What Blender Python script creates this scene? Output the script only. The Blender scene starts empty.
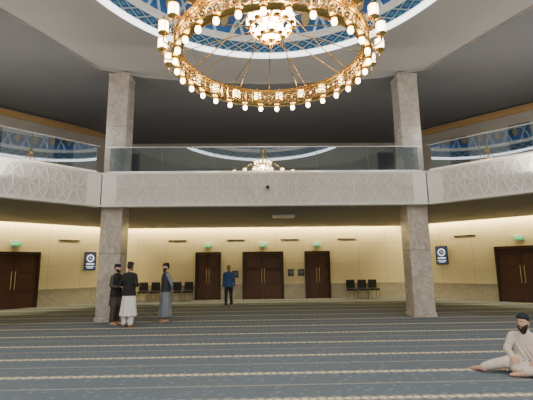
import bpy, bmesh, math, random
from math import sin, cos, pi, radians, atan2, sqrt, exp
from mathutils import Vector, Matrix
random.seed(4)
scene = bpy.context.scene
V = Vector

# ------------------------------------------------------------------ materials
def nodes_of(m):
    m.use_nodes = True
    nt = m.node_tree
    return nt, nt.nodes["Principled BSDF"]

def pmat(name, col, rough=0.6, metal=0.0, var=0.08, scale=8.0, bump=0.0, spec=None, emis=None, estr=0.0):
    m = bpy.data.materials.new(name)
    nt, b = nodes_of(m)
    b.inputs["Roughness"].default_value = rough
    b.inputs["Metallic"].default_value = metal
    if spec is not None: b.inputs["Specular IOR Level"].default_value = spec
    tc = nt.nodes.new("ShaderNodeTexCoord")
    nz = nt.nodes.new("ShaderNodeTexNoise"); nz.inputs["Scale"].default_value = scale; nz.inputs["Detail"].default_value = 4
    nt.links.new(tc.outputs["Object"], nz.inputs["Vector"])
    r = nt.nodes.new("ShaderNodeValToRGB")
    r.color_ramp.elements[0].position = 0.3; r.color_ramp.elements[1].position = 0.7
    r.color_ramp.elements[0].color = tuple(max(0, c*(1-var)) for c in col)+(1,)
    r.color_ramp.elements[1].color = tuple(min(1, c*(1+var)) for c in col)+(1,)
    nt.links.new(nz.outputs["Fac"], r.inputs["Fac"])
    nt.links.new(r.outputs["Color"], b.inputs["Base Color"])
    if bump:
        bp = nt.nodes.new("ShaderNodeBump"); bp.inputs["Strength"].default_value = bump; bp.inputs["Distance"].default_value = 0.01
        nt.links.new(nz.outputs["Fac"], bp.inputs["Height"]); nt.links.new(bp.outputs["Normal"], b.inputs["Normal"])
    if emis:
        b.inputs["Emission Color"].default_value = tuple(emis)+(1,)
        b.inputs["Emission Strength"].default_value = estr
    return m

class NB:
    def __init__(s, nt): s.nt = nt
    def _in(s, sock, v):
        if isinstance(v, (int, float)): sock.default_value = v
        elif isinstance(v, tuple): sock.default_value = v
        else: s.nt.links.new(v, sock)
    def m(s, op, a, b=0.0, c=0.0):
        n = s.nt.nodes.new("ShaderNodeMath"); n.operation = op
        s._in(n.inputs[0], a); s._in(n.inputs[1], b); s._in(n.inputs[2], c)
        return n.outputs[0]
    def mix(s, f, a, b):
        n = s.nt.nodes.new("ShaderNodeMix"); n.data_type = 'RGBA'
        s._in(n.inputs[0], f); s._in(n.inputs[6], a); s._in(n.inputs[7], b)
        return n.outputs[2]
    def xyz(s):
        tc = s.nt.nodes.new("ShaderNodeTexCoord"); sp = s.nt.nodes.new("ShaderNodeSeparateXYZ")
        s.nt.links.new(tc.outputs["Object"], sp.inputs[0])
        return tc.outputs["Object"], sp.outputs[0], sp.outputs[1], sp.outputs[2]
    def noise(s, vec, scale, detail=4, dist=0.0):
        n = s.nt.nodes.new("ShaderNodeTexNoise"); n.inputs["Scale"].default_value = scale
        n.inputs["Detail"].default_value = detail; n.inputs["Distortion"].default_value = dist
        s.nt.links.new(vec, n.inputs["Vector"]); return n.outputs["Fac"]
    def linemask(s, coord, period, w, off=0.0):
        a = s.m('DIVIDE', s.m('ADD', coord, off), period)
        fr = s.m('FRACT', s.m('ADD', a, 1000.5))
        d = s.m('MULTIPLY', s.m('ABSOLUTE', s.m('SUBTRACT', fr, 0.5)), period)
        return s.m('LESS_THAN', d, w)

def carpet_mat():
    m = bpy.data.materials.new("prayer_carpet"); nt, b = nodes_of(m); n = NB(nt)
    vec, x, y, z = n.xyz()
    base = n.mix(n.noise(vec, 9, 6), (0.100, 0.130, 0.160, 1), (0.165, 0.200, 0.235, 1))
    big = n.noise(vec, 1.3, 3)
    base = n.mix(n.m('MULTIPLY', big, 0.5), base, (0.125, 0.155, 0.185, 1))
    vo = nt.nodes.new("ShaderNodeTexVoronoi"); vo.inputs["Scale"].default_value = 7.0
    nt.links.new(vec, vo.inputs["Vector"])
    base = n.mix(n.m('MULTIPLY', n.m('LESS_THAN', vo.outputs["Distance"], 0.25), 0.45), base, (0.25, 0.275, 0.29, 1))
    P = 1.22
    main = n.linemask(y, P, 0.038, -5.22)
    dots = n.linemask(x, 0.11, 0.018)
    lc = n.mix(dots, (0.76, 0.65, 0.41, 1), (0.36, 0.34, 0.27, 1))
    border = n.linemask(y, P, 0.095, -5.22)
    zig = n.m('ABSOLUTE', n.m('SINE', n.m('MULTIPLY', x, 16.0)))
    bc = n.mix(zig, (0.12, 0.145, 0.165, 1), (0.27, 0.29, 0.28, 1))
    col = n.mix(border, base, bc)
    col = n.mix(main, col, lc)
    thin = n.linemask(y, P, 0.022, -5.22-0.61)
    col = n.mix(n.m('MULTIPLY', thin, 0.6), col, (0.38, 0.36, 0.30, 1))
    nt.links.new(col, b.inputs["Base Color"])
    b.inputs["Roughness"].default_value = 0.95; b.inputs["Specular IOR Level"].default_value = 0.1
    bp = nt.nodes.new("ShaderNodeBump"); bp.inputs["Strength"].default_value = 0.3; bp.inputs["Distance"].default_value = 0.006
    nt.links.new(n.noise(vec, 120, 2), bp.inputs["Height"]); nt.links.new(bp.outputs["Normal"], b.inputs["Normal"])
    return m

def marble_mat(name, c1, c2, vein, scale=1.0, joint=1.5, rough=0.25, vs=.55):
    m = bpy.data.materials.new(name); nt, b = nodes_of(m); n = NB(nt)
    vec, x, y, z = n.xyz()
    a = n.noise(vec, 1.6*scale, 8, 1.2)
    a = n.m('MINIMUM', n.m('MAXIMUM', n.m('MULTIPLY_ADD', a, 2.6, -.8), 0.0), 1.0)
    base = n.mix(a, c1, c2)
    v = n.noise(vec, 2.1*scale, 10, 2.0)
    vm = n.m('SUBTRACT', 1.0, n.m('MINIMUM', n.m('MULTIPLY', n.m('ABSOLUTE', n.m('SUBTRACT', v, 0.5)), 16.0), 1.0))
    col = n.mix(n.m('MULTIPLY', vm, vs), base, vein)
    if joint:
        j = n.linemask(z, joint, 0.010)
        col = n.mix(n.m('MULTIPLY', j, 0.6), col, (0.1, 0.09, 0.08, 1))
    nt.links.new(col, b.inputs["Base Color"]); b.inputs["Roughness"].default_value = rough
    return m

def wall_mat():
    m = bpy.data.materials.new("cream_wall_panels"); nt, b = nodes_of(m); n = NB(nt)
    vec, x, y, z = n.xyz()
    base = n.mix(n.noise(vec, 1.2, 5), (0.80, 0.70, 0.42, 1), (0.88, 0.79, 0.51, 1))
    j = n.m('MAXIMUM', n.linemask(x, 1.42, 0.012, 0.71), n.linemask(z, 1.02, 0.008, 0.28))
    col = n.mix(n.m('MULTIPLY', j, 0.5), base, (0.42, 0.35, 0.22, 1))
    nt.links.new(col, b.inputs["Base Color"]); b.inputs["Roughness"].default_value = 0.55
    return m

def dome_mat(name, drum=False):
    m = bpy.data.materials.new(name); nt, b = nodes_of(m); n = NB(nt)
    vec, x, y, z = n.xyz()
    ang = n.m('ARCTAN2', y, x)
    r = n.m('SQRT', n.m('ADD', n.m('MULTIPLY', x, x), n.m('MULTIPLY', y, y)))
    if drum:
        t = n.m('MULTIPLY', z, 9.0)
        s1 = n.m('ABSOLUTE', n.m('SINE', n.m('ADD', n.m('MULTIPLY', ang, 30.0), n.m('MULTIPLY', t, 1.2))))
        s2 = n.m('ABSOLUTE', n.m('SINE', n.m('SUBTRACT', n.m('MULTIPLY', ang, 30.0), n.m('MULTIPLY', t, 1.2))))
        lines = n.m('LESS_THAN', n.m('MINIMUM', s1, s2), 0.22)
        st = n.m('GREATER_THAN', n.m('MULTIPLY', s1, s2), 0.75)
        col = n.mix(lines, (0.015, 0.08, 0.24, 1), (0.42, 0.52, 0.58, 1))
        col = n.mix(st, col, (0.06, 0.25, 0.38, 1))
        col = n.mix(n.m('GREATER_THAN', z, 0.42), col, (0.8, 0.8, 0.8, 1))
        col = n.mix(n.m('LESS_THAN', z, 0.09), col, (0.85, 0.85, 0.85, 1))
    else:
        k = n.m('MULTIPLY', r, 5.0)
        s1 = n.m('ABSOLUTE', n.m('SINE', n.m('ADD', n.m('MULTIPLY', ang, 16.0), k)))
        s2 = n.m('ABSOLUTE', n.m('SINE', n.m('SUBTRACT', n.m('MULTIPLY', ang, 16.0), k)))
        lines = n.m('LESS_THAN', n.m('MINIMUM', s1, s2), 0.16)
        st = n.m('GREATER_THAN', n.m('MULTIPLY', s1, s2), 0.8)
        col = n.mix(lines, (0.016, 0.075, 0.21, 1), (0.33, 0.42, 0.48, 1))
        col = n.mix(st, col, (0.35, 0.26, 0.10, 1))
        rings = n.linemask(r, 0.85, 0.06)
        col = n.mix(rings, col, (0.55, 0.60, 0.61, 1))
    nt.links.new(col, b.inputs["Base Color"]); b.inputs["Roughness"].default_value = 0.4
    return m

def glass_mat():
    m = bpy.data.materials.new("railing_glass"); nt, b = nodes_of(m)
    out = nt.nodes["Material Output"]; nt.nodes.remove(b)
    tr = nt.nodes.new("ShaderNodeBsdfTransparent"); tr.inputs["Color"].default_value = (0.84, 0.89, 0.91, 1)
    gl = nt.nodes.new("ShaderNodeBsdfGlossy"); gl.inputs["Roughness"].default_value = 0.01; gl.inputs["Color"].default_value = (0.85, 0.93, 1, 1)
    fr = nt.nodes.new("ShaderNodeFresnel"); fr.inputs["IOR"].default_value = 1.6
    mx = nt.nodes.new("ShaderNodeMixShader")
    ma = nt.nodes.new("ShaderNodeMath"); ma.operation = 'MULTIPLY_ADD'; ma.inputs[1].default_value = 1.2; ma.inputs[2].default_value = 0.17
    nt.links.new(fr.outputs[0], ma.inputs[0]); nt.links.new(ma.outputs[0], mx.inputs[0])
    nt.links.new(tr.outputs[0], mx.inputs[1]); nt.links.new(gl.outputs[0], mx.inputs[2])
    nt.links.new(mx.outputs[0], out.inputs[0])
    return m

def wood_mat(name, c1, c2):
    m = bpy.data.materials.new(name); nt, b = nodes_of(m); n = NB(nt)
    vec, x, y, z = n.xyz()
    mp = nt.nodes.new("ShaderNodeMapping"); mp.inputs["Scale"].default_value = (30, 30, 2)
    nt.links.new(vec, mp.inputs[0])
    f = n.noise(mp.outputs[0], 1.0, 5, 0.6)
    nt.links.new(n.mix(f, c1, c2), b.inputs["Base Color"]); b.inputs["Roughness"].default_value = 0.4
    return m

M_carpet = carpet_mat()
M_col = marble_mat("column_marble", (0.42, 0.385, 0.345, 1), (0.58, 0.545, 0.50, 1), (0.29, 0.25, 0.21, 1), 1.3, 2.1, vs=.55)
M_wains = marble_mat("wainscot_stone", (0.48, 0.44, 0.34, 1), (0.60, 0.56, 0.44, 1), (0.36, 0.32, 0.25, 1), 2.0, 0)
M_wall = wall_mat()
M_uwall = pmat("upper_wall_plaster", (0.42, 0.405, 0.37), 0.7, var=0.05, scale=1)
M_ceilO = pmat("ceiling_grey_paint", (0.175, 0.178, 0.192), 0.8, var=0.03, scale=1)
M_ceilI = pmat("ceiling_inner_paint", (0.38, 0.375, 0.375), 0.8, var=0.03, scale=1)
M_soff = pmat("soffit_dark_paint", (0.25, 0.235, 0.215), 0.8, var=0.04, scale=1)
M_white = pmat("white_plaster", (0.86, 0.84, 0.82), 0.6, var=0.02, scale=3)
M_recess_shade = pmat("carved_ground", (0.62, 0.60, 0.58), 0.7, var=0.04, scale=6)  # ground coloured darker than the bars to stand in for relief shading
M_glass = glass_mat()
M_steel = pmat("brushed_steel", (0.5, 0.5, 0.5), 0.3, 1.0)
M_gold = pmat("polished_gold", (0.88, 0.60, 0.20), 0.24, 1.0, var=0.1, scale=20)
M_lamp = pmat("lamp_glass_glow", (1, .95, .85), 0.4, emis=(1.0, 0.80, 0.50), estr=14.0)
M_lamp2 = pmat("lamp_glass_glow_core", (1, .95, .85), 0.4, emis=(1.0, 0.84, 0.58), estr=22.0)
M_cove = pmat("cove_led", (1, 1, 1), 0.4, emis=(0.95, 0.97, 1.0), estr=9.0)
M_rim_glow = pmat("rim_led_diffuser", (0.9, 0.9, 0.9), 0.4, emis=(0.97, 0.98, 1.0), estr=3.2)  # white moulding, no lamp: its cove-lit brightness is put in as emission
M_dome = dome_mat("dome_blue_mosaic")
M_drum = dome_mat("drum_blue_mosaic", True)
M_door = wood_mat("dark_walnut", (0.055, 0.020, 0.011, 1), (0.13, 0.052, 0.028, 1))
M_frame = wood_mat("door_frame_wood", (0.025, 0.012, 0.008, 1), (0.06, 0.03, 0.02, 1))
M_tan = wood_mat("tan_wood_trim", (0.42, 0.27, 0.12, 1), (0.52, 0.36, 0.18, 1))
M_brass = pmat("brass_pull", (0.75, 0.62, 0.38), 0.3, 1.0)
M_black = pmat("black_plastic", (0.02, 0.02, 0.022), 0.4)
M_winblk = pmat("dark_window_glass", (0.015, 0.018, 0.02), 0.1)
M_vinyl = pmat("black_vinyl", (0.02, 0.02, 0.024), 0.5)
M_chrome = pmat("chair_grey_metal", (0.16, 0.16, 0.16), 0.35, 0.9)
M_screen = pmat("screen_dark", (0.02, 0.03, 0.05), 0.15, emis=(0.03, 0.05, 0.09), estr=1.0)
M_scrw = pmat("screen_white", (0.8, 0.8, 0.8), 0.3, emis=(0.9, 0.95, 1.0), estr=1.0)
M_green = pmat("exit_green", (0.0, 0.35, 0.10), 0.4, emis=(0.0, 0.50, 0.12), estr=0.8)
M_signw = pmat("sign_white", (0.8, 0.8, 0.8), 0.4)
M_exl = pmat("exit_letter_glow", (0.9, 1, 0.9), 0.4, emis=(0.7, 1.0, 0.75), estr=1.0)

# ------------------------------------------------------------------ mesh builder
def catmull(pts, rad, sub):
    if len(pts) < 3 or sub <= 1: return pts, rad
    P, R = [], []
    n = len(pts)
    for i in range(n-1):
        p0 = pts[max(i-1, 0)]; p1 = pts[i]; p2 = pts[i+1]; p3 = pts[min(i+2, n-1)]
        for k in range(sub):
            t = k/sub
            P.append(0.5*((2*p1)+(p2-p0)*t+(2*p0-5*p1+4*p2-p3)*t*t+(3*p1-p0-3*p2+p3)*t**3))
            R.append(rad[i]*(1-t)+rad[i+1]*t)
    P.append(pts[-1]); R.append(rad[-1])
    return P, R

class MB:
    def __init__(s): s.v = []; s.f = []; s.m = []; s.M = Matrix.Identity(4)
    def add(s, verts, faces, mi=0):
        o = len(s.v)
        s.v += [s.M @ V(p) for p in verts]
        s.f += [tuple(i+o for i in f) for f in faces]; s.m += [mi]*len(faces)
    def box(s, c, d, mi=0, rz=0.0, R=None):
        R = R or Matrix.Rotation(rz, 3, 'Z'); vs = []
        for z in (-.5, .5):
            for x, y in ((-.5, -.5), (.5, -.5), (.5, .5), (-.5, .5)):
                vs.append(V(c)+R @ V((x*d[0], y*d[1], z*d[2])))
        s.add(vs, [(3, 2, 1, 0), (4, 5, 6, 7), (0, 1, 5, 4), (1, 2, 6, 5), (2, 3, 7, 6), (3, 0, 4, 7)], mi)
    def loft(s, rings, n=24, mi=0, closed=False):
        vs, fs = [], []
        for rg in rings:
            c, ux, uy, rx, ry = rg[:5]; fa = rg[5] if len(rg) > 5 else 0; fk = rg[6] if len(rg) > 6 else 9; ph = rg[7] if len(rg) > 7 else 0
            for i in range(n):
                a = 2*pi*i/n; k = 1+fa*sin(fk*a+ph)+fa*.5*sin((fk*2+1)*a+1+ph)
                vs.append(V(c)+ux*(cos(a)*rx*k)+uy*(sin(a)*ry*k))
        m = len(rings)
        for j in range(m-1 if not closed else m):
            for i in range(n):
                a = j*n+i; b = j*n+(i+1) % n; j2 = (j+1) % m
                fs.append((a, b, j2*n+(i+1) % n, j2*n+i))
        if not closed:
            fs.append(tuple(range(n-1, -1, -1))); fs.append(tuple((m-1)*n+i for i in range(n)))
        s.add(vs, fs, mi)
    def tube(s, pts, rad, n=12, sub=4, mi=0, round_=True, flat=1.0, updir=None):
        pts = [V(p) for p in pts]; P, R = catmull(pts, list(rad), sub)
        t0 = (P[1]-P[0]).normalized(); t1 = (P[-1]-P[-2]).normalized()
        if round_:
            r = R[0]; pre = [(P[0]-t0*r*sin(a), r*cos(a)) for a in (1.45, 1.1, .75, .35)]
            r = R[-1]; post = [(P[-1]+t1*r*sin(a), r*cos(a)) for a in (.35, .75, 1.1, 1.45)]
            P = [p for p, _ in pre]+P+[p for p, _ in post]; R = [q for _, q in pre]+R+[q for _, q in post]
        up = updir or (V((0, 0, 1)) if abs(t0.z) < .9 else V((0, 1, 0)))
        rings = []
        for i, p in enumerate(P):
            t = (P[min(i+1, len(P)-1)]-P[max(i-1, 0)]).normalized()
            ux = t.cross(up)
            if ux.length < 1e-4: ux = V((1, 0, 0))
            ux.normalize(); uy = ux.cross(t).normalized(); up = uy
            rings.append((p, ux, uy, R[i], R[i]*flat))
        s.loft(rings, n, mi)
    def cyl(s, p0, p1, r0, r1=None, n=16, mi=0):
        s.tube([p0, p1], [r0, r0 if r1 is None else r1], n, 1, mi, False)
    def lathe(s, prof, c=(0, 0, 0), n=32, mi=0, closed=False):
        rings = [(V(c)+V((0, 0, z)), V((1, 0, 0)), V((0, 1, 0)), max(r, 1e-4), max(r, 1e-4)) for r, z in prof]
        s.loft(rings, n, mi, closed)
    def ring(s, c, R, r, n=48, k=8, mi=0, axis=V((0, 0, 1)), ry=None):
        axis = axis.normalized(); a = axis.orthogonal().normalized(); b = axis.cross(a)
        rr = []
        for i in range(n):
            t = 2*pi*i/n; d = a*cos(t)+b*sin(t)
            rr.append((V(c)+d*R, d, axis, r, ry or r))
        s.loft(rr, k, mi, True)
    def sph(s, c, r, n=24, m=14, mi=0, rot=None):
        if not hasattr(r, '__len__'): r = (r, r, r)
        R = rot or Matrix.Identity(3)
        vs, fs = [], []
        for j in range(m+1):
            ph = -pi/2+pi*j/m
            for i in range(n):
                a = 2*pi*i/n
                vs.append(V(c)+R @ V((r[0]*cos(ph)*cos(a), r[1]*cos(ph)*sin(a), r[2]*sin(ph))))
        for j in range(m):
            for i in range(n): fs.append((j*n+i, j*n+(i+1) % n, (j+1)*n+(i+1) % n, (j+1)*n+i))
        s.add(vs, fs, mi)
    def build(s, name, mats, parent=None, smooth=True, remesh=None, sm=3, bevel=None, loc=None, rz=0.0, sharp=35):
        me = bpy.data.meshes.new(name); me.from_pydata([tuple(v) for v in s.v], [], s.f)
        if not isinstance(mats, (list, tuple)): mats = [mats]
        for m in mats: me.materials.append(m)
        me.polygons.foreach_set("material_index", s.m)
        bm = bmesh.new(); bm.from_mesh(me)
        bmesh.ops.remove_doubles(bm, verts=bm.verts, dist=2e-4 if remesh else 1e-5)
        bmesh.ops.recalc_face_normals(bm, faces=bm.faces)
        bm.to_mesh(me); bm.free()
        if smooth:
            me.polygons.foreach_set("use_smooth", [True]*len(me.polygons))
            if not remesh: me.set_sharp_from_angle(angle=radians(sharp))
        ob = bpy.data.objects.new(name, me); scene.collection.objects.link(ob)
        if remesh:
            md = ob.modifiers.new("r", 'REMESH'); md.mode = 'VOXEL'; md.voxel_size = remesh; md.use_smooth_shade = True
            if sm:
                q = ob.modifiers.new("s", 'SMOOTH'); q.factor = .5; q.iterations = sm
        if bevel:
            md = ob.modifiers.new("b", 'BEVEL'); md.width = bevel; md.segments = 2; md.limit_method = 'ANGLE'
        if parent: ob.parent = parent
        if loc is not None: ob.location = loc
        ob.rotation_euler[2] = rz
        return ob

def empty(name, loc=(0, 0, 0), rz=0.0):
    e = bpy.data.objects.new(name, None); scene.collection.objects.link(e)
    e.location = loc; e.rotation_euler[2] = rz; e.empty_display_size = .1
    return e

# ------------------------------------------------------------------ room shell
CEN = V((0, 6.95)); RIM = 4.54
Z_C = 8.2; Z_I = 8.28
room = [(-15, -7), (15, -7), (15, 12.7), (7.4, 20.3), (-7.4, 20.3), (-15, 12.7)]
edge = [(6.75, 6.95), (6.95, 9.0), (5.55, 12.25), (4.2, 12.85), (2.2, 13.2), (0, 13.35), (-2.2, 13.2), (-4.2, 12.85), (-5.55, 12.25), (-6.95, 9.0), (-6.75, 6.95),
        (-6.95, 4.9), (-5.55, 1.65), (-4.2, 1.05), (0, .55), (4.2, 1.05), (5.55, 1.65), (6.95, 4.9)]
def ray(poly, a):
    d = V((cos(a), sin(a))); best = None
    for i in range(len(poly)):
        p = V(poly[i])-CEN; q = V(poly[(i+1) % len(poly)])-CEN; e = q-p
        den = d.x*e.y-d.y*e.x
        if abs(den) < 1e-9: continue
        t = (p.x*e.y-p.y*e.x)/den; u = (p.x*d.y-p.y*d.x)/den
        if t > 0 and -1e-6 <= u <= 1+1e-6: best = t if best is None else min(best, t)
    return CEN+d*best
def zw(p): return Z_C+.42*min(1, max(0, (abs(p.x)-7.4)/1.3))

mb = MB(); mb.box((0, 7, -.05), (31, 29, .1)); mb.build("floor", M_carpet, smooth=False)

N = 360
mb = MB(); vs = []; fs = []
angs = [2*pi*i/N for i in range(N)]
for a in angs:
    w = ray(room, a); e = ray(edge, a); r = CEN+V((cos(a), sin(a)))*(RIM+.02)
    w2 = CEN+(w-CEN)*1.03
    vs += [(w2.x, w2.y, zw(w)), (e.x, e.y, Z_C), (e.x, e.y, Z_I), (r.x, r.y, Z_I)]
for i in range(N):
    j = (i+1) % N
    for k in range(3): fs.append((i*4+k, i*4+k+1, j*4+k+1, j*4+k))
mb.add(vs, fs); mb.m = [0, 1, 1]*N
mb.build("ceiling", [M_ceilO, M_ceilI], smooth=False)

# dome
dm = empty("mosaic_dome", (0, 6.95, Z_I))
mb = MB(); mb.lathe([(RIM+.10, -.0), (RIM+.10, -.06), (RIM-.06, -.06), (RIM-.06, .03)], n=128, closed=True)
mb.build("rim_moulding", M_rim_glow, dm)
mb = MB(); vs = []; fs = []
for i in range(128):
    a = 2*pi*i/128; vs += [(cos(a)*RIM, sin(a)*RIM, 0), (cos(a)*(RIM-.02), sin(a)*(RIM-.02), .50)]
fs = [(2*i, 2*i+1, (2*i+3) % 256, (2*i+2) % 256) for i in range(128)]
mb.add(vs, fs); mb.build("drum_mosaic", M_drum, dm)
mb = MB(); mb.lathe([(RIM+.0, .50), (RIM-.16, .50), (RIM-.18, .56), (RIM-.15, .57), (RIM-.13, .53), (RIM, .53)], n=128, closed=True)
mb.build("cornice", M_white, dm)
mb = MB(); mb.ring((0, 0, .56), RIM-.08, .02, 128, 6); mb.build("cove_led_strip", M_cove, dm)
mb = MB(); vs = []; fs = []; K = 18
for j in range(K+1):
    t = j/K*pi/2
    for i in range(128):
        a = 2*pi*i/128; r = max(RIM*cos(t), .001); vs.append((cos(a)*r, sin(a)*r, .5+2.4*sin(t)))
for j in range(K):
    for i in range(128): fs.append((j*128+i, j*128+(i+1) % 128, (j+1)*128+(i+1) % 128, (j+1)*128+i))
mb.add(vs, fs); mb.build("dome_shell", M_dome, dm)

# walls
def wall(name, p, q, ztop):
    p = V(p); q = V(q); L = (q-p).length; mid = (p+q)/2; rz = atan2((q-p).y, (q-p).x)
    mb = MB()
    mb.box((0, .1, 2.0), (L+.2, .2, 4.0), 0)
    mb.box((0, .1, 4.0+(ztop-4.0)/2), (L+.2, .2, ztop-4.0), 1)
    mb.build(name, [M_wall, M_uwall], smooth=False, loc=(mid.x, mid.y, 0), rz=rz)
    return mid, rz, L
segs = {"back": ((-7.4, 20.3), (7.4, 20.3), 8.3), "left_diagonal": ((-15, 12.7), (-7.4, 20.3), 8.8), "right_diagonal": ((7.4, 20.3), (15, 12.7), 8.8),
        "left": ((-15, -7), (-15, 12.7), 8.8), "right": ((15, 12.7), (15, -7), 8.8), "rear": ((15, -7), (-15, -7), 8.8)}
WI = {}
for k, (p, q, zt) in segs.items(): WI[k] = wall("wall_"+k, p, q, zt)

def along(k, X):
    mid, rz, L = WI[k]; return (X-mid.x)/cos(rz)
doors = {"back": [(-2.8, 1.30), (0, 2.10), (2.8, 1.30)]}
doors["left_diagonal"] = [(along("left_diagonal", -10.65), 2.0)]
doors["right_diagonal"] = [(along("right_diagonal", 11.05), 2.0)]
for k in ("back", "left_diagonal", "right_diagonal", "left", "right", "rear"):
    mid, rz, L = WI[k]; mb = MB()
    xs = -L/2+.02
    for (dx, dw) in sorted(doors.get(k, []))+[(None, None)]:
        xe = L/2-.02 if dx is None else dx-dw/2-.0
        mb.box(((xs+xe)/2, -.015, .36), (xe-xs, .03, .72), 0)
        mb.box(((xs+xe)/2, -.022, .735), (xe-xs, .044, .03), 0)
        mb.box(((xs+xe)/2, -.025, .06), (xe-xs, .05, .12), 0)
        if dx is not None: xs = dx+dw/2
    mb.build("baseboard_"+k, M_wains, smooth=False, loc=(mid.x, mid.y, 0), rz=rz)
i = 0
for k in ("left_diagonal", "right_diagonal"):
    mid, rz, L = WI[k]; mb = MB(); zt = 8.50
    i += 1
    mb.box((0, -.04, zt-.13), (L-.1, .08, .26)); mb.box((0, -.10, zt-.04), (L-.1, .20, .06))
    mb.build("trim_%d" % i, M_tan, smooth=False, loc=(mid.x, mid.y, 0), rz=rz)

inner = [(-9.5, -6.9), (-9.5, 7.9), (-5.2, 12.2), (5.2, 12.2), (9.5, 7.9), (9.5, -6.9)]
def strip(mb, A, B, z0, z1, mi=0):
    n = len(A); vs = [(x, y, z) for z in (z0, z1) for P in (A, B) for x, y in P]
    f = []
    for i in range(n-1):
        f += [(i, i+1, n+i+1, n+i), (2*n+i, 2*n+i+1, 3*n+i+1, 3*n+i), (i, i+1, 2*n+i+1, 2*n+i), (n+i, n+i+1, 3*n+i+1, 3*n+i)]
    f += [(0, n, 3*n, 2*n), (n-1, 2*n-1, 4*n-1, 3*n-1)]
    mb.add(vs, f, mi)
inn = [(-9.6, -6.9), (-9.6, 7.94), (-5.24, 12.3), (5.24, 12.3), (9.6, 7.94), (9.6, -6.9)]
out1 = [(-14.65, -6.9), (-14.65, 12.56), (-7.26, 19.95), (7.26, 19.95), (14.65, 12.56), (14.65, -6.9)]
out2 = [(-15, -6.9), (-15, 12.7), (-7.4, 20.3), (7.4, 20.3), (15, 12.7), (15, -6.9)]
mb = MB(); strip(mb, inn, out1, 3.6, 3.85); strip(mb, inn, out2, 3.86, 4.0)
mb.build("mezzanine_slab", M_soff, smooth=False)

# parapets with carved lattice, glass railings
def frame_of(p, q):
    p = V(p); q = V(q); return (p+q)/2, atan2((q-p).y, (q-p).x), (q-p).length
def bar(mb, a, b, w=.026, d=.020, y=.012):
    a = V(a); b = V(b); c = (a+b)/2; L = (b-a).length; ang = atan2(b.y-a.y, b.x-a.x)
    mb.box((c.x, y, c.y), (L+w*.6, d, w), 0, R=Matrix.Rotation(-ang, 3, 'Y'))
ps = [("left_side", inner[0], inner[1]), ("left_wing", inner[1], inner[2]), ("center", inner[2], inner[3]), ("right_wing", inner[3], inner[4]), ("right_side", inner[4], inner[5])]
for nm, p, q in ps:
    mid, rz, L = frame_of(p, q)
    e = empty("balcony_parapet", (mid.x, mid.y, 0), rz)
    mb = MB(); mb.box((0, .14, 4.08), (L, .20, 1.04), 0)
    mb.box((0, .13, 4.60), (L+.02, .27, .05), 0); mb.box((0, .13, 3.565), (L+.02, .27, .05), 0)
    PL = L-.95
    for sx in (-1, 1): mb.box((sx*(PL/2+.235), .03, 4.08), (.45, .05, .98), 0)
    mb.build("core", M_white, e, smooth=False, bevel=.006)
    mb = MB(); mb.box((0, .032, 4.085), (PL, .02, .98), 0); mb.build("carved_ground", M_recess_shade, e, smooth=False)
    mb = MB(); nc = round(PL/.62); cw = PL/nc; zc = 4.085; H = .465
    for zz in (zc-H, zc+H): bar(mb, (-PL/2, zz), (PL/2, zz), .03)
    for c in range(nc):
        cx = -PL/2+cw*(c+.5); r = .20
        P8 = [V((cx+r*1.15*cos(pi/8+pi/4*t), zc+r*sin(pi/8+pi/4*t))) for t in range(8)]
        for t in range(8): bar(mb, P8[t], P8[(t+3) % 8], .022)
        out = [V((cx-cw/2, zc+H*.55)), V((cx-cw/2, zc-H*.55)), V((cx+cw/2, zc+H*.55)), V((cx+cw/2, zc-H*.55)), V((cx, zc+H)), V((cx, zc-H)), V((cx-cw*.28, zc+H)), V((cx+cw*.28, zc+H)), V((cx-cw*.28, zc-H)), V((cx+cw*.28, zc-H))]
        for a_, b_ in ((P8[3], out[0]), (P8[4], out[1]), (P8[0], out[2]), (P8[7], out[3]), (P8[2], out[6]), (P8[1], out[7]), (P8[5], out[8]), (P8[6], out[9]), (out[0], out[6]), (out[1], out[8]), (out[2], out[7]), (out[3], out[9]), (out[0], out[1])): bar(mb, a_, b_, .03)
    mb.build("carved_lattice", M_white, e, smooth=False)
    g = empty("glass_railing", (mid.x, mid.y, 0), rz)
    n = max(1, round((L-.3)/1.6)); w = (L-.3)/n
    mb = MB(); ms = MB(); RT = Matrix.Rotation(-radians(1.15), 3, 'X')
    for k in range(n):
        x = -L/2+.15+w*(k+.5); mb.box((x, .14, 5.07), (w-.02, .014, .86), R=RT)
    ms.box((0, .14, 4.665), (L-.2, .05, .07)); ms.box((0, .148, 5.510), (L-.1, .04, .022))
    mb.build("glass_panes", M_glass, g, smooth=False); ms.build("rails", M_steel, g, smooth=False)

for sx in (-1, 1):
    mb = MB(); mb.box((0, 0, Z_C/2+.02), (.68, .68, Z_C+.04)); mb.box((0, 0, .07), (.74, .74, .14))
    mb.box((0, 0, Z_C-.05), (.72, .72, .08))
    mb.build("marble_column", M_col, smooth=False, bevel=.02, loc=(sx*4.95, 12.84, 0))

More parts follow.
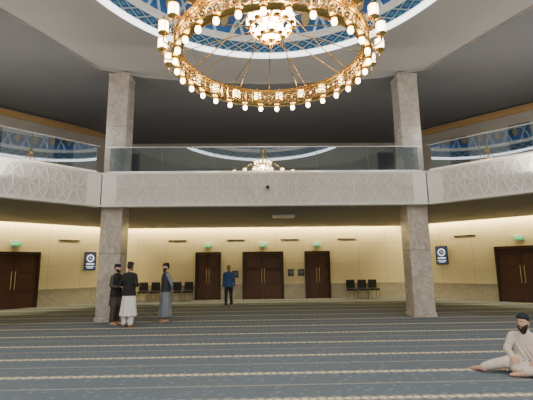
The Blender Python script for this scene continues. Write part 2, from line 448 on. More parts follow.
# ------------------------------------------------------------------ doors
def door(idx, k, dx, W, H=2.38):
    mid, rz, L = WI[k]; pos = V((mid.x, mid.y, 0))+Matrix.Rotation(rz, 3, 'Z') @ V((dx, 0, 0))
    mb = MB(); fw = .09
    mb.box((-W/2+fw/2, -.06, H/2), (fw, .12, H), 1); mb.box((W/2-fw/2, -.06, H/2), (fw, .12, H), 1)
    mb.box((0, -.06, H-fw/2), (W-2*fw, .12, fw), 1)
    iw = W-2*fw; n = 2; lw = iw/n
    for i in range(n):
        cx = -iw/2+lw*(i+.5)
        mb.box((cx, -.03, (H-fw)/2), (lw-.012, .05, H-fw-.02), 0)
        for z0, z1 in ((.12, .62), (.70, 1.42), (1.50, H-fw-.12)):
            pw = lw-.18
            mb.box((cx, -.06, (z0+z1)/2), (pw, .025, z1-z0), 0)
            mb.box((cx, -.075, (z0+z1)/2), (pw*.62, .02, (z1-z0)*.72), 2)
        hx = cx+(lw/2-.07)*(1 if i == 0 else -1)
        mb.cyl((hx, -.13, .80), (hx, -.13, 1.55), .016, n=10, mi=3)
        for z in (.88, 1.47): mb.cyl((hx, -.05, z), (hx, -.13, z), .012, n=8, mi=3)
    mb.build("door_%d" % idx, [M_door, M_frame, M_door, M_brass], smooth=False, bevel=.004, loc=pos, rz=rz)
    e = empty("exit_sign", pos+V((0, 0, 2.72)), rz)
    mb = MB(); mb.box((0, -.04, 0), (.40, .05, .20), 0); mb.box((0, -.068, 0), (.385, .008, .185), 1); mb.box((0, -.02, .12), (.12, .04, .06), 0)
    mb.build("housing", [M_signw, M_green], e, smooth=False, bevel=.004)
    cu = bpy.data.curves.new("exit_text", 'FONT'); cu.body = "EXIT"; cu.size = .16; cu.align_x = 'CENTER'; cu.align_y = 'CENTER'; cu.extrude = .003
    t = bpy.data.objects.new("exit_lettering", cu); scene.collection.objects.link(t); cu.materials.append(M_exl)
    t.parent = e; t.location = (0, -.076, 0); t.rotation_euler = (pi/2, 0, 0)
ix = 0
for k in ("back", "left_diagonal", "right_diagonal"):
    for dx, W in doors[k]:
        ix += 1; door(ix, k, dx, W)

wi = 0
def uwin(k, X, W, z0, z1):
    global wi
    mid, rz, L = WI[k]; dx = along(k, X); pos = V((mid.x, mid.y, 0))+Matrix.Rotation(rz, 3, 'Z') @ V((dx, 0, 0)); wi += 1
    mb = MB(); mb.box((0, -.02, (z0+z1)/2), (W, .04, z1-z0), 1)
    mb.box((-W/2, -.04, (z0+z1)/2), (.06, .08, z1-z0+.06), 0); mb.box((W/2, -.04, (z0+z1)/2), (.06, .08, z1-z0+.06), 0)
    mb.box((0, -.04, z1), (W, .08, .06), 0); mb.box((0, -.03, (z0+z1)/2), (.04, .06, z1-z0), 0); mb.box((0, -.03, 6.1), (W, .06, .04), 0)
    mb.build("window_%d" % wi, [M_black, M_winblk], smooth=False, loc=pos, rz=rz)
uwin("back", -6.9, .7, 4.0, 7.6); uwin("back", 6.7, .8, 4.0, 7.6)
for X in (-9.5, -11.6): uwin("left_diagonal", X, .8, 4.0, 7.7)
for X in (9.6, 11.4): uwin("right_diagonal", X, .8, 4.0, 7.7)

def on_wall(k, X, z):
    mid, rz, L = WI[k]; dx = along(k, X)
    return V((mid.x, mid.y, z))+Matrix.Rotation(rz, 3, 'Z') @ V((dx, 0, 0)), rz
for k, X, z in (("back", -4.4, 3.0), ("back", -1.4, 3.0), ("back", 1.4, 3.0), ("back", 4.4, 3.0), ("left_diagonal", -9.1, 2.95), ("right_diagonal", 9.5, 2.95)):
    p, rz = on_wall(k, X, z); mb = MB(); mb.box((0, -.01, 0), (.95, .02, .045), 0)
    for j in range(2): mb.box((0, -.022, -.01+.02*j), (.9, .012, .006), 1)
    mb.build("wall_air_grille", [M_chrome, M_steel], smooth=False, loc=p, rz=rz)
for X, w, z, h in ((-1.42, .32, 1.25, .34), (1.42, .30, 1.3, .34), (1.95, .32, 1.3, .34)):
    p, rz = on_wall("back", X, z); mb = MB(); mb.box((0, -.02, 0), (w, .04, h), 0); mb.box((0, -.043, .03), (w*.75, .01, h*.5), 1)
    mb.cyl((0, -.04, -h*.33), (0, -.06, -h*.33), .02, n=10, mi=2)
    mb.build("wall_control_panel", [M_black, M_chrome, M_steel], smooth=False, bevel=.006, loc=p, rz=rz)

for k, X, z in (("left_diagonal", -8.4, 1.98), ("right_diagonal", 8.72, 2.06)):
    p, rz = on_wall(k, X, z); e = empty("wall_display", p, rz)
    mb = MB(); mb.box((0, -.05, 0), (.56, .05, .88), 0); mb.box((0, -.015, 0), (.25, .03, .3), 0); mb.build("bezel", M_black, e, smooth=False, bevel=.006)
    mb = MB(); mb.box((0, -.078, 0), (.50, .006, .82), 0)
    mb.build("screen", M_screen, e, smooth=False)
    mb = MB(); mb.ring((0, -.083, .14), .15, .028, 32, 6, axis=V((0, 1, 0)))
    mb.box((-.02, -.083, .17), (.02, .004, .09)); mb.box((.03, -.083, .13), (.09, .004, .02))
    mb.box((0, -.083, -.13), (.36, .004, .07)); mb.box((0, -.083, -.25), (.40, .004, .03)); mb.box((0, -.083, -.32), (.28, .004, .03))
    mb.build("screen_graphics", M_scrw, e, smooth=False)

mb = MB(); mb.box((0, 0, -.04), (.85, .5, .08), 0); mb.box((0, 0, -.085), (.5, .3, .012), 1)
for sy in (-1, 1): mb.box((0, sy*.2, -.084), (.7, .03, .01), 1)
mb.build("ceiling_air_cassette", [M_white, M_steel], smooth=False, bevel=.01, loc=(.75, 15.2, 3.6))
mb = MB(); mb.cyl((0, .03, 0), (0, -.04, 0), .075, n=20, mi=0); mb.sph((0, -.05, 0), (.06, .06, .06), mi=1)
mb.build("security_camera", [M_signw, M_black], loc=(.05, 12.17, 4.12))

# ------------------------------------------------------------------ chandelier
ch = empty("chandelier", (0, 6.95, 5.58))
R0 = 1.77
mb = MB()
for z, r in ((-.16, .03), (.16, .03), (.105, .012), (-.105, .012)): mb.ring((0, 0, z), R0, r, 96, 8)
mb.ring((0, 0, -.18), R0+.02, .085, 96, 6, ry=.012); mb.ring((0, 0, .18), R0+.02, .06, 96, 6, ry=.012)
nh = 72
for i in range(nh):
    a = 2*pi*i/nh; d = V((cos(a), sin(a), 0))
    mb.ring(d*R0, .066, .016, 14, 5, axis=d)
    a2 = a+pi/nh; d2 = V((cos(a2), sin(a2), 0))
    mb.cyl(d2*R0+V((0, 0, -.13)), d2*R0+V((0, 0, .13)), .009, n=5)
    mb.sph(d*R0+V((0, 0, .0)), .022, 6, 4)
mb.build("openwork_band", M_gold, ch)
nl = 24
mb = MB(); ml = MB()
def lantern(mg, ml, p, s=1.0):
    p = V(p)
    mg.M = Matrix.Translation(p) @ Matrix.Scale(s, 4); ml.M = mg.M
    mg.lathe([(.0, -.05), (.018, -.045), (.012, -.03), (.05, -.01), (.075, 0), (.07, .012), (.0, .012)], n=12)
    ml.lathe([(.0, .012), (.058, .012), (.066, .06), (.066, .14), (.055, .165), (.0, .165)], n=12)
    mg.lathe([(.0, .162), (.075, .162), (.072, .178), (.04, .20), (.015, .215), (.012, .235), (.02, .245), (.0, .265)], n=12)
    for q in range(4):
        a = q*pi/2+.4; mg.cyl((cos(a)*.068, sin(a)*.068, .0), (cos(a)*.068, sin(a)*.068, .17), .005, n=4)
    mg.M = Matrix.Identity(4); ml.M = mg.M
for i in range(nl):
    a = 2*pi*(i+.5)/nl; d = V((cos(a), sin(a), 0))
    p = d*(R0+.27)
    lantern(mb, ml, p+V((0, 0, .03)), 1.25)
    mb.tube([d*R0+V((0, 0, -.08)), d*(R0+.12)+V((0, 0, -.16)), d*(R0+.25)+V((0, 0, -.12)), p+V((0, 0, -.02))], [.014, .013, .013, .013], 6, 4)
    mb.tube([d*R0+V((0, 0, .14)), d*(R0+.1)+V((0, 0, .2)), d*(R0+.16)+V((0, 0, .1)), d*(R0+.1)+V((0, 0, .04))], [.01, .01, .008, .008], 6, 3)
mb.build("lantern_brackets", M_gold, ch); ml.build("lantern_glasses", M_lamp, ch)
mb = MB(); ml = MB()
for i in range(30):
    a = 2*pi*i/30; d = V((cos(a), sin(a), 0)); p = d*(R0+.03)
    mb.cyl(p+V((0, 0, -.18)), p+V((0, 0, -.22)), .035, .05, 10)
    ml.sph(p+V((0, 0, -.265)), (.052, .052, .06), 12, 8)
mb.build("drop_lamp_caps", M_gold, ch); ml.build("drop_lamp_bulbs", M_lamp, ch)
mb = MB()
ZC = .68
for i in range(8):
    a = 2*pi*(i+.5)/8; d = V((cos(a), sin(a), 0))
    mb.tube([d*R0+V((0, 0, .16)), d*R0*.62+V((0, 0, .55)), d*.30+V((0, 0, 1.25)), d*.05+V((0, 0, 1.75))], [.012]*4, 6, 5)
for i in range(12):
    a = 2*pi*i/12; d = V((cos(a), sin(a), 0))
    mb.cyl(d*.42+V((0, 0, ZC-.12)), d*R0+V((0, 0, .14)), .009, n=5)
mb.cyl((0, 0, .5), (0, 0, 5.06), .022, n=10)
mb.lathe([(0, 1.6), (.06, 1.62), (.11, 1.7), (.05, 1.8), (.08, 1.9), (.02, 2.0), (0, 2.0)], n=16)
mb.lathe([(0, 4.86), (.25, 4.88), (.3, 4.96), (.0, 5.06)], n=24)
for z, r in ((ZC-.25, .22), (ZC-.05, .42), (ZC+.25, .34)):
    mb.ring((0, 0, z), r, .022, 32, 6)
    for q in range(6):
        a = q*pi/3; mb.cyl((0, 0, z), (cos(a)*r, sin(a)*r, z), .01, n=5)
mb.lathe([(0, ZC-.48), (.02, ZC-.46), (.05, ZC-.40), (.02, ZC-.34), (.06, ZC-.28), (0, ZC-.2)], n=12)
ml = MB()
for z, r, n_ in ((ZC-.25, .22, 8), (ZC-.05, .42, 14), (ZC+.25, .34, 10)):
    for q in range(n_):
        a = 2*pi*q/n_; lantern(mb, ml, (cos(a)*r, sin(a)*r, z+.03), .95)
mb.build("central_tier_frame", M_gold, ch); ml.build("central_tier_lamps", M_lamp2, ch)

# ------------------------------------------------------------------ chairs
def chair(X, Y, rz=0.0):
    mb = MB()
    mb.box((0, 0, .45), (.44, .44, .07), 0); mb.box((0, .215, .70), (.43, .05, .40), 0, 0)
    for sx in (-1, 1):
        mb.tube([(sx*.20, -.20, .0+.012), (sx*.20, -.19, .42)], [.012, .012], 8, 1, 1)
        mb.tube([(sx*.20, .26, .012), (sx*.205, .20, .43), (sx*.205, .235, .90)], [.012]*3, 8, 4, 1)
        mb.cyl((sx*.20, -.2, .41), (sx*.20, .2, .41), .011, n=8, mi=1)
    mb.cyl((-.2, .237, .905), (.2, .237, .905), .012, n=8, mi=1); mb.cyl((-.2, -.19, .40), (.2, -.19, .40), .01, n=8, mi=1)
    mb.build("banquet_chair", [M_vinyl, M_chrome], bevel=.012, loc=(X, Y, 0), rz=rz)
for X, r in ((4.42, .06), (4.98, -.04), (5.54, .08), (-5.95, .1), (-5.38, -.05), (-4.3, .05), (-3.74, -.06)): chair(X, 19.85, r)

# ------------------------------------------------------------------ people
def head_pt(d, off=0.0):
    x, y, z = d
    g = lambda cx, cy, cz, w, a: a*exp(-((x-cx)**2+(y-cy)**2+(z-cz)**2)/w**2)
    sx = .075*(1-.24*max(0, -z)**1.3)
    p = V((x*sx, y*.095, z*.118))
    if z < 0 and y < 0: p.y -= .012*(-z)*(-y)
    if z < 0 and y > 0: p.y *= 1-.35*(-z)
    o = g(0, -1, -.14, .12, .026)+g(0, -.99, .02, .10, .013)+g(.36, -.92, .06, .16, -.010)+g(-.36, -.92, .06, .16, -.010)
    o += g(.3, -.93, .24, .18, .005)+g(-.3, -.93, .24, .18, .005)+g(0, -.9, -.40, .12, .007)+g(0, -.72, -.72, .22, .010)
    return p+V(d)*(o+off)
def sphere_grid(fn, mask=None, n=56, m=40):
    vs, fs = [], []
    for j in range(m+1):
        ph = -pi/2+pi*j/m
        for i in range(n):
            a = 2*pi*i/n; d = (cos(ph)*cos(a), cos(ph)*sin(a), sin(ph)); vs.append((fn(d), d))
    for j in range(m):
        for i in range(n):
            q = (j*n+i, j*n+(i+1) % n, (j+1)*n+(i+1) % n, (j+1)*n+i)
            if mask is None or all(mask(vs[k][1]) > -.04 for k in q): fs.append(q)
    return [v for v, _ in vs], fs
def head_M(c, yaw, pitch, roll=0):
    return Matrix.Translation(c) @ Matrix.Rotation(yaw, 4, 'Z') @ Matrix.Rotation(roll, 4, 'Y') @ Matrix.Rotation(pitch, 4, 'X')
def clamp(x, a=0, b=1): return max(a, min(b, x))
def beard_mask(d):
    x, y, z = d
    return min(-.56-z+.46*abs(x), .04-y, -.02-z)
def hair_mask(d):
    x, y, z = d
    return z-.42+.85*(y+.35) if y > -.7 else z-.42+.85*(-.35)
def add_hand(mb, wrist, d, n, w, curl=.5):
    wrist = V(wrist); d = V(d).normalized(); n = V(n); n = (n-d*n.dot(d)).normalized(); w0 = V(w); w = (d.cross(n)).normalized()
    if w.dot(w0) < 0: w = -w
    mb.loft([(wrist-d*.03, w, n, .026, .02), (wrist+d*.01, w, n, .028, .019), (wrist+d*.05, w, n, .041, .017), (wrist+d*.088, w, n, .043, .014), (wrist+d*.10, w, n, .036, .009)], 16)
    for i, L in enumerate((.072, .08, .075, .058)):
        b = wrist+d*(.088-.004*abs(i-1))+w*(.033-.0225*i); pts = [b-d*.02, b]; a = curl*.35
        dd = (d+w*(.10-.07*i)).normalized()
        for s, q in ((.45, .5), (.3, .55), (.25, .4)):
            v = dd*cos(a)+n*sin(a); pts.append(pts[-1]+v*L*s); a += curl*q*1.6
        mb.tube(pts, [.0085, .0088, .008, .0075, .0065], 8, 2)
    b = wrist+d*.03+w*.028
    t = (d*.62+w*.66+n*.25).normalized(); t2 = (d*.85+w*.3+n*.4).normalized()
    mb.tube([b-w*.015, b+t*.032, b+t*.032+t2*.026, b+t*.032+t2*.05], [.013, .011, .0095, .008], 8, 2)

M_eyew = pmat("eye_white", (0.75, 0.72, 0.68), 0.3)
M_darkhair = pmat("black_hair", (0.016, 0.012, 0.010), 0.6, var=.3, scale=60)
M_lip = pmat("lip", (0.30, 0.12, 0.09), 0.5)
def make_head(e, c, yaw, pitch, skin, hairM=None, beardM=None, cap=None, capM=None, bodymb=None, roll=0, beard_len=.02):
    HM = head_M(c, yaw, pitch, roll)
    bodymb.M = HM; vs, fs = sphere_grid(head_pt); bodymb.add(vs, fs)
    for sx in (-1, 1): bodymb.sph((sx*.077, .008, -.004), (.010, .020, .032), 12, 8)
    bodymb.M = Matrix.Identity(4)
    m = MB(); m.M = HM
    for sx in (-1, 1):
        m.sph((sx*.029, -.0815, .007), (.0125, .0105, .0085), 12, 8, 0); m.sph((sx*.029, -.0895, .007), (.0055, .004, .0055), 10, 6, 1)
        m.tube([(sx*.014, -.096, .027), (sx*.03, -.095, .031), (sx*.046, -.082, .026)], [.0032, .004, .003], 6, 3, 1)
    m.tube([(-.022, -.094, -.046), (0, -.100, -.044), (.022, -.094, -.046)], [.003, .0045, .003], 6, 3, 2)
    m.build("face_features", [M_eyew, M_darkhair, M_lip], e)
    if hairM:
        m = MB(); m.M = HM; vs, fs = sphere_grid(lambda d: head_pt(d, .012*clamp(hair_mask(d)*5, -.2, 1)), hair_mask); m.add(vs, fs); m.build("hair", hairM, e)
    if beardM:
        m = MB(); m.M = HM
        def bf(d):
            k = clamp(beard_mask(d)*5, -.2, 1); p = head_pt(d, .010*k)
            if d[2] < -.3 and d[1] < .1: p = p+V((0, -.004, -beard_len*clamp((-.3-d[2])*1.6)))
            return p
        vs, fs = sphere_grid(bf, beard_mask); m.add(vs, fs); m.build("beard", beardM, e)
        m = MB(); m.M = HM; m.tube([(-.034, -.087, -.052), (-.018, -.098, -.038), (0, -.102, -.035), (.018, -.098, -.038), (.034, -.087, -.052)], [.003, .004, .004, .004, .003], 6, 3); m.build("moustache", beardM, e)
    if cap == 'kufi':
        m = MB(); m.M = HM @ Matrix.Rotation(.12, 4, 'X')
        X_, Y_ = V((1, 0, 0)), V((0, 1, 0))
        m.loft([(V((0, .008, z)), X_, Y_, rx, ry) for z, rx, ry in ((.045, .081, .103), (.06, .082, .104), (.10, .077, .097), (.125, .068, .086), (.134, .05, .065), (.136, .01, .01))], 28)
        m.build("kufi_cap", capM, e)
    if cap == 'turban':
        m = MB(); m.M = HM
        m.sph((0, .014, .086), (.080, .100, .062), 24, 14)
        for k, (tl, zz) in enumerate(((.12, .078), (-.12, .088), (.10, .104), (-.08, .120))):
            R = Matrix.Rotation(tl, 3, 'Y') @ Matrix.Rotation(-.16, 3, 'X'); sc = 1-.11*k
            rings = []
            for i in range(28):
                t = 2*pi*i/28; dv = R @ V((cos(t)*.077*sc, sin(t)*.096*sc, 0)); rings.append((V((0, .012, zz))+dv, dv.normalized(), V((0, 0, 1)), .012, .016))
            m.loft(rings, 8, 0, True)
        m.build("turban", capM, e)

SK1 = pmat("skin_tan", (0.58, 0.35, 0.24), 0.5, var=.06, scale=12)
SK2 = pmat("skin_brown", (0.36, 0.20, 0.125), 0.5, var=.06, scale=12)
def cloth(n, c): return pmat(n, c, 0.85, var=.08, scale=25, bump=.15)
C_white = cloth("white_cotton", (0.78, 0.77, 0.76)); C_black = cloth("black_wool", (0.016, 0.016, 0.018)); C_char = cloth("charcoal_cotton", (0.07, 0.058, 0.055))
C_grey = cloth("grey_blue_cotton", (0.19, 0.22, 0.26)); C_blue = cloth("blue_shirt", (0.035, 0.10, 0.25)); C_navy = cloth("dark_trousers", (0.02, 0.024, 0.035))
C_cream = cloth("cream_cotton", (0.62, 0.55, 0.49)); C_capn = cloth("navy_cap", (0.012, 0.016, 0.035)); C_vest = cloth("slate_vest", (0.03, 0.036, 0.048))

X_, Y_, Z_ = V((1, 0, 0)), V((0, 1, 0)), V((0, 0, 1))
def standing(loc, rz, skin, shirt, hem, trousers, vest=None, vest_hem=.80, arms=None, legs=None, scale=1.0, head_yaw=0, head_pitch=0, shalwar=False, sleeveM=None, **hk):
    e = empty("standing_man", loc, rz); e.scale = (scale,)*3
    A = {-1: [(-.18, .0, 1.385), (-.225, .03, 1.11), (-.235, -.06, .87)], 1: [(.18, .0, 1.385), (.225, .03, 1.11), (.235, -.06, .87)]}
    if arms: A.update(arms)
    L = {-1: [(-.09, 0, .90), (-.105, -.015, .49), (-.11, .02, .085)], 1: [(.09, 0, .90), (.105, -.015, .49), (.11, .02, .085)]}
    if legs: L.update(legs)
    b = MB()
    b.loft([(V((0, y, z)), X_, Y_, rx, ry) for z, y, rx, ry in ((.86, 0, .12, .09), (.95, 0, .15, .10), (1.08, 0, .13, .09), (1.25, 0, .145, .095), (1.36, 0, .14, .085), (1.42, .0, .09, .07), (1.47, 0, .055, .055))], 20)
    b.tube([(0, .015, 1.42), (0, .005, 1.50), (0, -.005, 1.58)], [.058, .054, .054], 16, 3)
    for s in (-1, 1):
        sh, el, wr = [V(p) for p in A[s]]
        b.tube([sh, el], [.044, .036], 12, 1); b.tube([el, el.lerp(wr, .35), wr], [.036, .036, .026], 12, 3)
        hp, kn, an = [V(p) for p in L[s]]
        b.tube([hp, kn], [.078, .052], 14, 1); b.tube([kn, kn.lerp(an, .35), an], [.050, .052, .034], 12, 3)
        b.tube([an+V((0, .035, -.045)), an+V((0, -.02, -.035)), an+V((s*.01, -.11, -.055)), an+V((s*.012, -.165, -.062))], [.036, .042, .036, .024], 12, 4, flat=.9)
    make_head(e, V((0, -.01, 1.632)), head_yaw, head_pitch, skin, bodymb=b, **hk)
    b.build("body", skin, e, remesh=.008, sm=2)
    h = MB()
    for s in (-1, 1):
        el, wr = V(A[s][1]), V(A[s][2]); d = (wr-el).normalized()
        n = V((-s, 0, 0)) if abs(d.z) > .6 else V((0, .3, -1)); w = V((0, -1, 0)) if abs(d.z) > .6 else V((-s*.2, -.2, 1))
        add_hand(h, wr, d, n, w, .55)
    h.build("hands", skin, e, remesh=.0035, sm=1)
    def sleeves(k):
        for s in (-1, 1):
            sh, el, wr = [V(p) for p in A[s]]
            k.tube([V((s*.10, 0, 1.405)), sh, sh.lerp(el, .45), el, el.lerp(wr, .5), el.lerp(wr, .94)], [.052, .064, .060, .052, .045, .040], 16, 5)
    k = MB(); rg = []
    for z, rx, ry in ((1.495, .060, .060), (1.475, .072, .066), (1.45, .110, .076), (1.42, .152, .088), (1.38, .182, .102), (1.28, .188, .118), (1.15, .176, .120), (1.02, .173, .124), (.92, .186, .134)): rg.append((V((0, 0, z)), X_, Y_, rx, ry, .008, 5, z*3))
    if hem < .9:
        m_ = 8
        for i in range(1, m_+1):
            t = i/m_; z = .92+(hem-.92)*t; rg.append((V((0, 0, z)), X_, Y_, .186+.05*t*(.92-hem)/.5, .134+.05*t*(.92-hem)/.5, .012+.045*t*min(1, (.92-hem)/.4), 8, 1.3))
    k.loft(rg, 72)
    if sleeveM is None: sleeves(k)
    k.build("shirt" if hem > .7 else "kurta", shirt, e, remesh=.009, sm=4)
    k = MB(); wd = 1.35 if shalwar else 1.0
    k.loft([(V((0, 0, z)), X_, Y_, rx, ry) for z, rx, ry in ((.80, .17, .11), (.90, .176, .122), (.98, .166, .116), (1.0, .16, .11))], 24)
    for s in (-1, 1):
        hp, kn, an = [V(p) for p in L[s]]
        k.tube([hp+V((0, 0, -.02)), hp.lerp(kn, .5), kn, kn.lerp(an, .5), an+V((0, .005, .03)), an+V((0, .005, .0))], [.098, .088*wd, .07*wd, .064*wd, .056*wd, .055*(1.1 if shalwar else 1)], 16, 4, round_=False)
    k.build("trousers", trousers, e, remesh=.010, sm=2)
    if vest:
        k = MB(); rg = []
        for z, rx, ry in ((1.485, .068, .070), (1.465, .098, .082), (1.435, .146, .096), (1.39, .186, .114), (1.28, .199, .132), (1.15, .190, .134), (1.0, .188, .139), (.90, .203, .149), (vest_hem, .208, .154)): rg.append((V((0, .0, z)), X_, Y_, rx, ry, .01, 5, z*4))
        k.loft(rg, 48)
        if sleeveM is not None: sleeves(k)
        k.build("jacket" if sleeveM else "waistcoat", vest, e, remesh=.009, sm=4)
    return e

standing((-4.50, 12.0, 0), radians(70), SK1, C_char, .55, C_char, vest=C_black, arms={1: [(.18, 0, 1.385), (.235, -.02, 1.12), (.10, -.22, 1.06)], -1: [(-.18, 0, 1.385), (-.225, 0, 1.12), (-.12, -.22, 1.10)]},
         hairM=M_darkhair, beardM=M_darkhair, cap='kufi', capM=C_capn, scale=1.0, shalwar=True)
standing((-3.96, 11.5, 0), radians(155), SK2, C_white, .30, C_white, vest=C_black, vest_hem=.84, sleeveM=C_black, arms={-1: [(-.18, 0, 1.385), (-.265, .02, 1.13), (-.12, -.23, 1.12)], 1: [(.18, 0, 1.385), (.275, .04, 1.14), (.16, -.22, 1.16)]},
         hairM=M_darkhair, beardM=M_darkhair, cap='kufi', capM=C_black, scale=1.03, shalwar=True, head_yaw=.2)
standing((-3.14, 12.45, 0), radians(-62), SK1, C_grey, .16, C_grey, vest=C_vest, vest_hem=.90, arms={-1: [(-.18, .02, 1.385), (-.245, .10, 1.13), (-.10, .16, .96)], 1: [(.18, .02, 1.385), (.265, .10, 1.13), (.11, .17, .95)]},
         hairM=M_darkhair, beardM=M_darkhair, cap='kufi', capM=C_black, scale=1.01, beard_len=.05)
standing((-1.49, 16.6, 0), radians(-6), SK2, C_blue, .84, C_navy, arms={-1: [(-.18, .0, 1.385), (-.23, .05, 1.11), (-.24, .0, .86)], 1: [(.18, .0, 1.385), (.23, .02, 1.11), (.25, -.10, .88)]},
         legs={-1: [(-.09, 0, .90), (-.10, -.06, .49), (-.10, -.09, .085)], 1: [(.09, 0, .90), (.10, .0, .49), (.105, .10, .085)]},
         hairM=M_darkhair, scale=.97)

def seated(loc, rz):
    e = empty("seated_man", loc, rz)
    A = {-1: [(-.175, -.07, .525), (-.25, -.17, .32), (-.14, -.37, .255)], 1: [(.175, -.06, .525), (.265, -.12, .32), (.17, -.33, .235)]}
    L = {-1: [(-.10, -.03, .125), (-.24, -.42, .175), (-.54, -.50, .065)], 1: [(.10, -.03, .125), (.34, -.34, .12), (.0, -.47, .075)]}
    b = MB()
    b.loft([(V((0, y, z)), X_, Y_, rx, ry) for z, y, rx, ry in ((.04, 0, .13, .11), (.15, 0, .15, .11), (.28, -.02, .135, .095), (.42, -.05, .145, .095), (.52, -.07, .13, .08), (.57, -.08, .08, .06))], 20)
    b.tube([(0, -.07, .54), (0, -.09, .61), (0, -.11, .68)], [.058, .054, .052], 16, 3)
    for s in (-1, 1):
        sh, el, wr = [V(p) for p in A[s]]; b.tube([sh, el], [.044, .037], 12, 1); b.tube([el, el.lerp(wr, .35), wr], [.037, .036, .026], 12, 3)
        hp, kn, an = [V(p) for p in L[s]]; b.tube([hp, kn], [.078, .054], 14, 1); b.tube([kn, kn.lerp(an, .35), an], [.052, .053, .035], 12, 3)
    a = V(L[-1][2]); d = V((-.85, .35, 0)).normalized()
    b.tube([a-d*.03+V((0, 0, -.02)), a+d*.03+V((0, 0, -.015)), a+d*.11+V((0, 0, -.03)), a+d*.165+V((0, 0, -.038))], [.036, .040, .035, .024], 12, 4)
    for i in range(5):
        w = d.cross(Z_); q = a+d*(.165-.008*i)+w*(-.032+.016*i)+V((0, 0, -.04)); b.tube([q, q+d*.03], [.012-.001*i, .010-.001*i], 8, 1)
    a = V(L[1][2]); d = V((-.8, -.3, 0)).normalized()
    b.tube([a-d*.03+V((0, 0, -.03)), a+d*.03+V((0, 0, -.025)), a+d*.11+V((0, 0, -.04)), a+d*.165+V((0, 0, -.045))], [.036, .040, .033, .022], 12, 4)
    make_head(e, V((0, -.135, .735)), radians(-16), .02, SK1, hairM=M_darkhair, beardM=M_darkhair, cap='turban', capM=C_capn, bodymb=b, beard_len=.045)
    b.build("body", SK1, e, remesh=.007, sm=2)
    h = MB()
    add_hand(h, A[-1][2], V(A[-1][2])-V(A[-1][1])+V((0, -.05, .0)), V((0.1, 0, -1)), V((1, -.2, 0)), .5)
    add_hand(h, A[1][2], V(A[1][2])-V(A[1][1])+V((0, -.05, .0)), V((-.1, 0, -1)), V((-1, -.2, 0)), .5)
    h.build("hands", SK1, e, remesh=.003, sm=1)
    k = MB(); rg = []
    for z, y, rx, ry, f in ((.012, .0, .225, .20, .05), (.08, 0, .222, .195, .05), (.16, -.005, .205, .175, .04), (.26, -.02, .19, .15, .03), (.36, -.035, .182, .138, .02), (.44, -.05, .184, .128, .012), (.50, -.062, .176, .112, .006), (.54, -.070, .145, .096, 0), (.57, -.078, .105, .082, 0), (.595, -.084, .078, .072, 0), (.625, -.09, .062, .062, 0)):
        rg.append((V((0, y, z)), X_, Y_, rx, ry, f, 7, z*6))
    k.loft(rg, 64)
    for s in (-1, 1):
        sh, el, wr = [V(p) for p in A[s]]
        k.tube([V((s*.09, -.07, .535)), sh, sh.lerp(el, .45), el, el.lerp(wr, .5), el.lerp(wr, .92)], [.05, .064, .060, .055, .048, .043], 16, 5)
        hp, kn, an = [V(p) for p in L[s]]
        k.tube([hp+V((0, 0, 0)), hp.lerp(kn, .5)+V((0, 0, .01)), kn+V((0, 0, -.01))], [.115, .105, .085], 18, 5)
        k.tube([kn+V((0, 0, -.005)), kn.lerp(an, .5)+V((0, 0, .005)), kn.lerp(an, .93)+V((0, 0, .005))], [.085, .074, .058], 18, 5)
    k.sph((-.02, -.27, .09), (.24, .20, .085), 28, 14)
    for i in range(6):
        t = i/5; k.tube([(-.18+.34*t, -.12, .19), (-.2+.36*t, -.28, .188-.02*abs(t-.5)), (-.22+.42*t, -.43, .06)], [.020, .017, .014], 8, 4)
    for i in range(3):
        k.tube([(-.12+.06*i, -.17+.01*i, .46), (-.08+.07*i, -.175, .34), (.0+.06*i, -.19, .22)], [.008, .012, .012], 8, 4)
    k.build("kurta_and_trousers", C_cream, e, remesh=.007, sm=3)
    return e
seated((3.90, 6.28, 0), radians(-44))

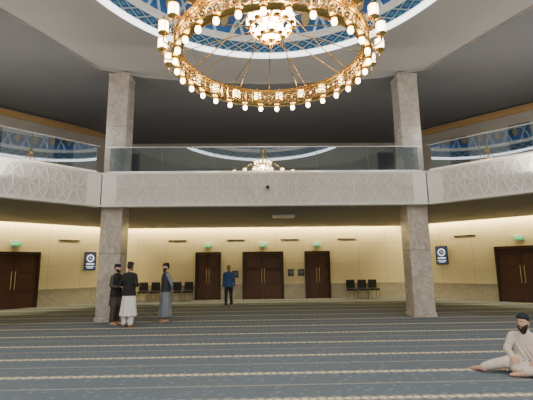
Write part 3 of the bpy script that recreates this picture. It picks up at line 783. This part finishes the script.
# ------------------------------------------------------------------ lights
def area(name, loc, sx, sy, power, col, rot=(0, 0, 0), parent=None, shape='RECTANGLE'):
    l = bpy.data.lights.new(name, 'AREA'); l.shape = shape; l.size = sx
    if shape == 'RECTANGLE': l.size_y = sy
    l.energy = power; l.color = col
    o = bpy.data.objects.new(name, l); scene.collection.objects.link(o); o.location = loc; o.rotation_euler = rot
    if parent: o.parent = parent
    return o
WARM = (1.0, 0.80, 0.44)
cv = empty("wall_cove_lighting")
for k, pw in (("back", 390), ("left_diagonal", 290), ("right_diagonal", 290), ("left", 280), ("right", 280)):
    mid, rz, L = WI[k]; off = Matrix.Rotation(rz, 3, 'Z') @ V((0, -.24, 0))
    area("cove_strip_"+k, (mid.x+off.x, mid.y+off.y, 3.80), L-.6, .08, pw, WARM, (0, 0, rz), cv)
cu = empty("upper_floor_uplighting")  # added strips, hidden behind the parapets, to brighten the dark ceilings
for (nm, p, q), pw in zip(ps, (220, 190, 90, 190, 220)):
    mid, rz, L = frame_of(p, q); off = Matrix.Rotation(rz, 3, 'Z') @ V((0, .9, 0))
    area("uplight_"+nm, (mid.x+off.x, mid.y+off.y, 4.06), L-.8, .12, pw, (1, .90, .78), (pi, 0, -rz), cu)

for (X, Y, pw) in ((-8.3, 6, 240), (8.3, 6, 240), (-8.3, -1.5, 290), (8.3, -1.5, 290), (-3.2, -1.5, 340), (3.2, -1.5, 340), (-3.2, -5, 310), (3.2, -5, 310), (-8.3, -5, 220), (8.3, -5, 220)):
    e = empty("recessed_downlight", (X, Y, Z_C-.01))  # added out-of-view fill for soft base light; the fixture is invented
    mb = MB(); mb.ring((0, 0, 0), .34, .03, 32, 8); mb.build("trim_ring", M_white, e)
    area("downlight_disc", (0, 0, -.04), .6, .6, pw, (1.0, .95, .89), parent=e, shape='DISK')

pl = bpy.data.lights.new("chandelier_core", 'POINT'); pl.energy = 460; pl.color = (1, .88, .70); pl.shadow_soft_size = .2
o = bpy.data.objects.new("chandelier_core", pl); scene.collection.objects.link(o); o.parent = ch; o.location = (0, 0, ZC+.05)

w = bpy.data.worlds.new("World"); scene.world = w; w.use_nodes = True
w.node_tree.nodes["Background"].inputs[0].default_value = (0.5, 0.5, 0.55, 1); w.node_tree.nodes["Background"].inputs[1].default_value = 0.05

# ------------------------------------------------------------------ camera
cam = bpy.data.cameras.new("camera"); co = bpy.data.objects.new("camera", cam); scene.collection.objects.link(co)
cam.sensor_width = 36; cam.lens = 390/533*36; cam.clip_end = 200
Rm = Matrix.Rotation(radians(-1.5), 4, 'Z') @ Matrix.Rotation(radians(90+9.6), 4, 'X') @ Matrix.Rotation(radians(-.7), 4, 'Z')
co.matrix_world = Matrix.Translation((-.31, 0, 1.65)) @ Rm
scene.camera = co
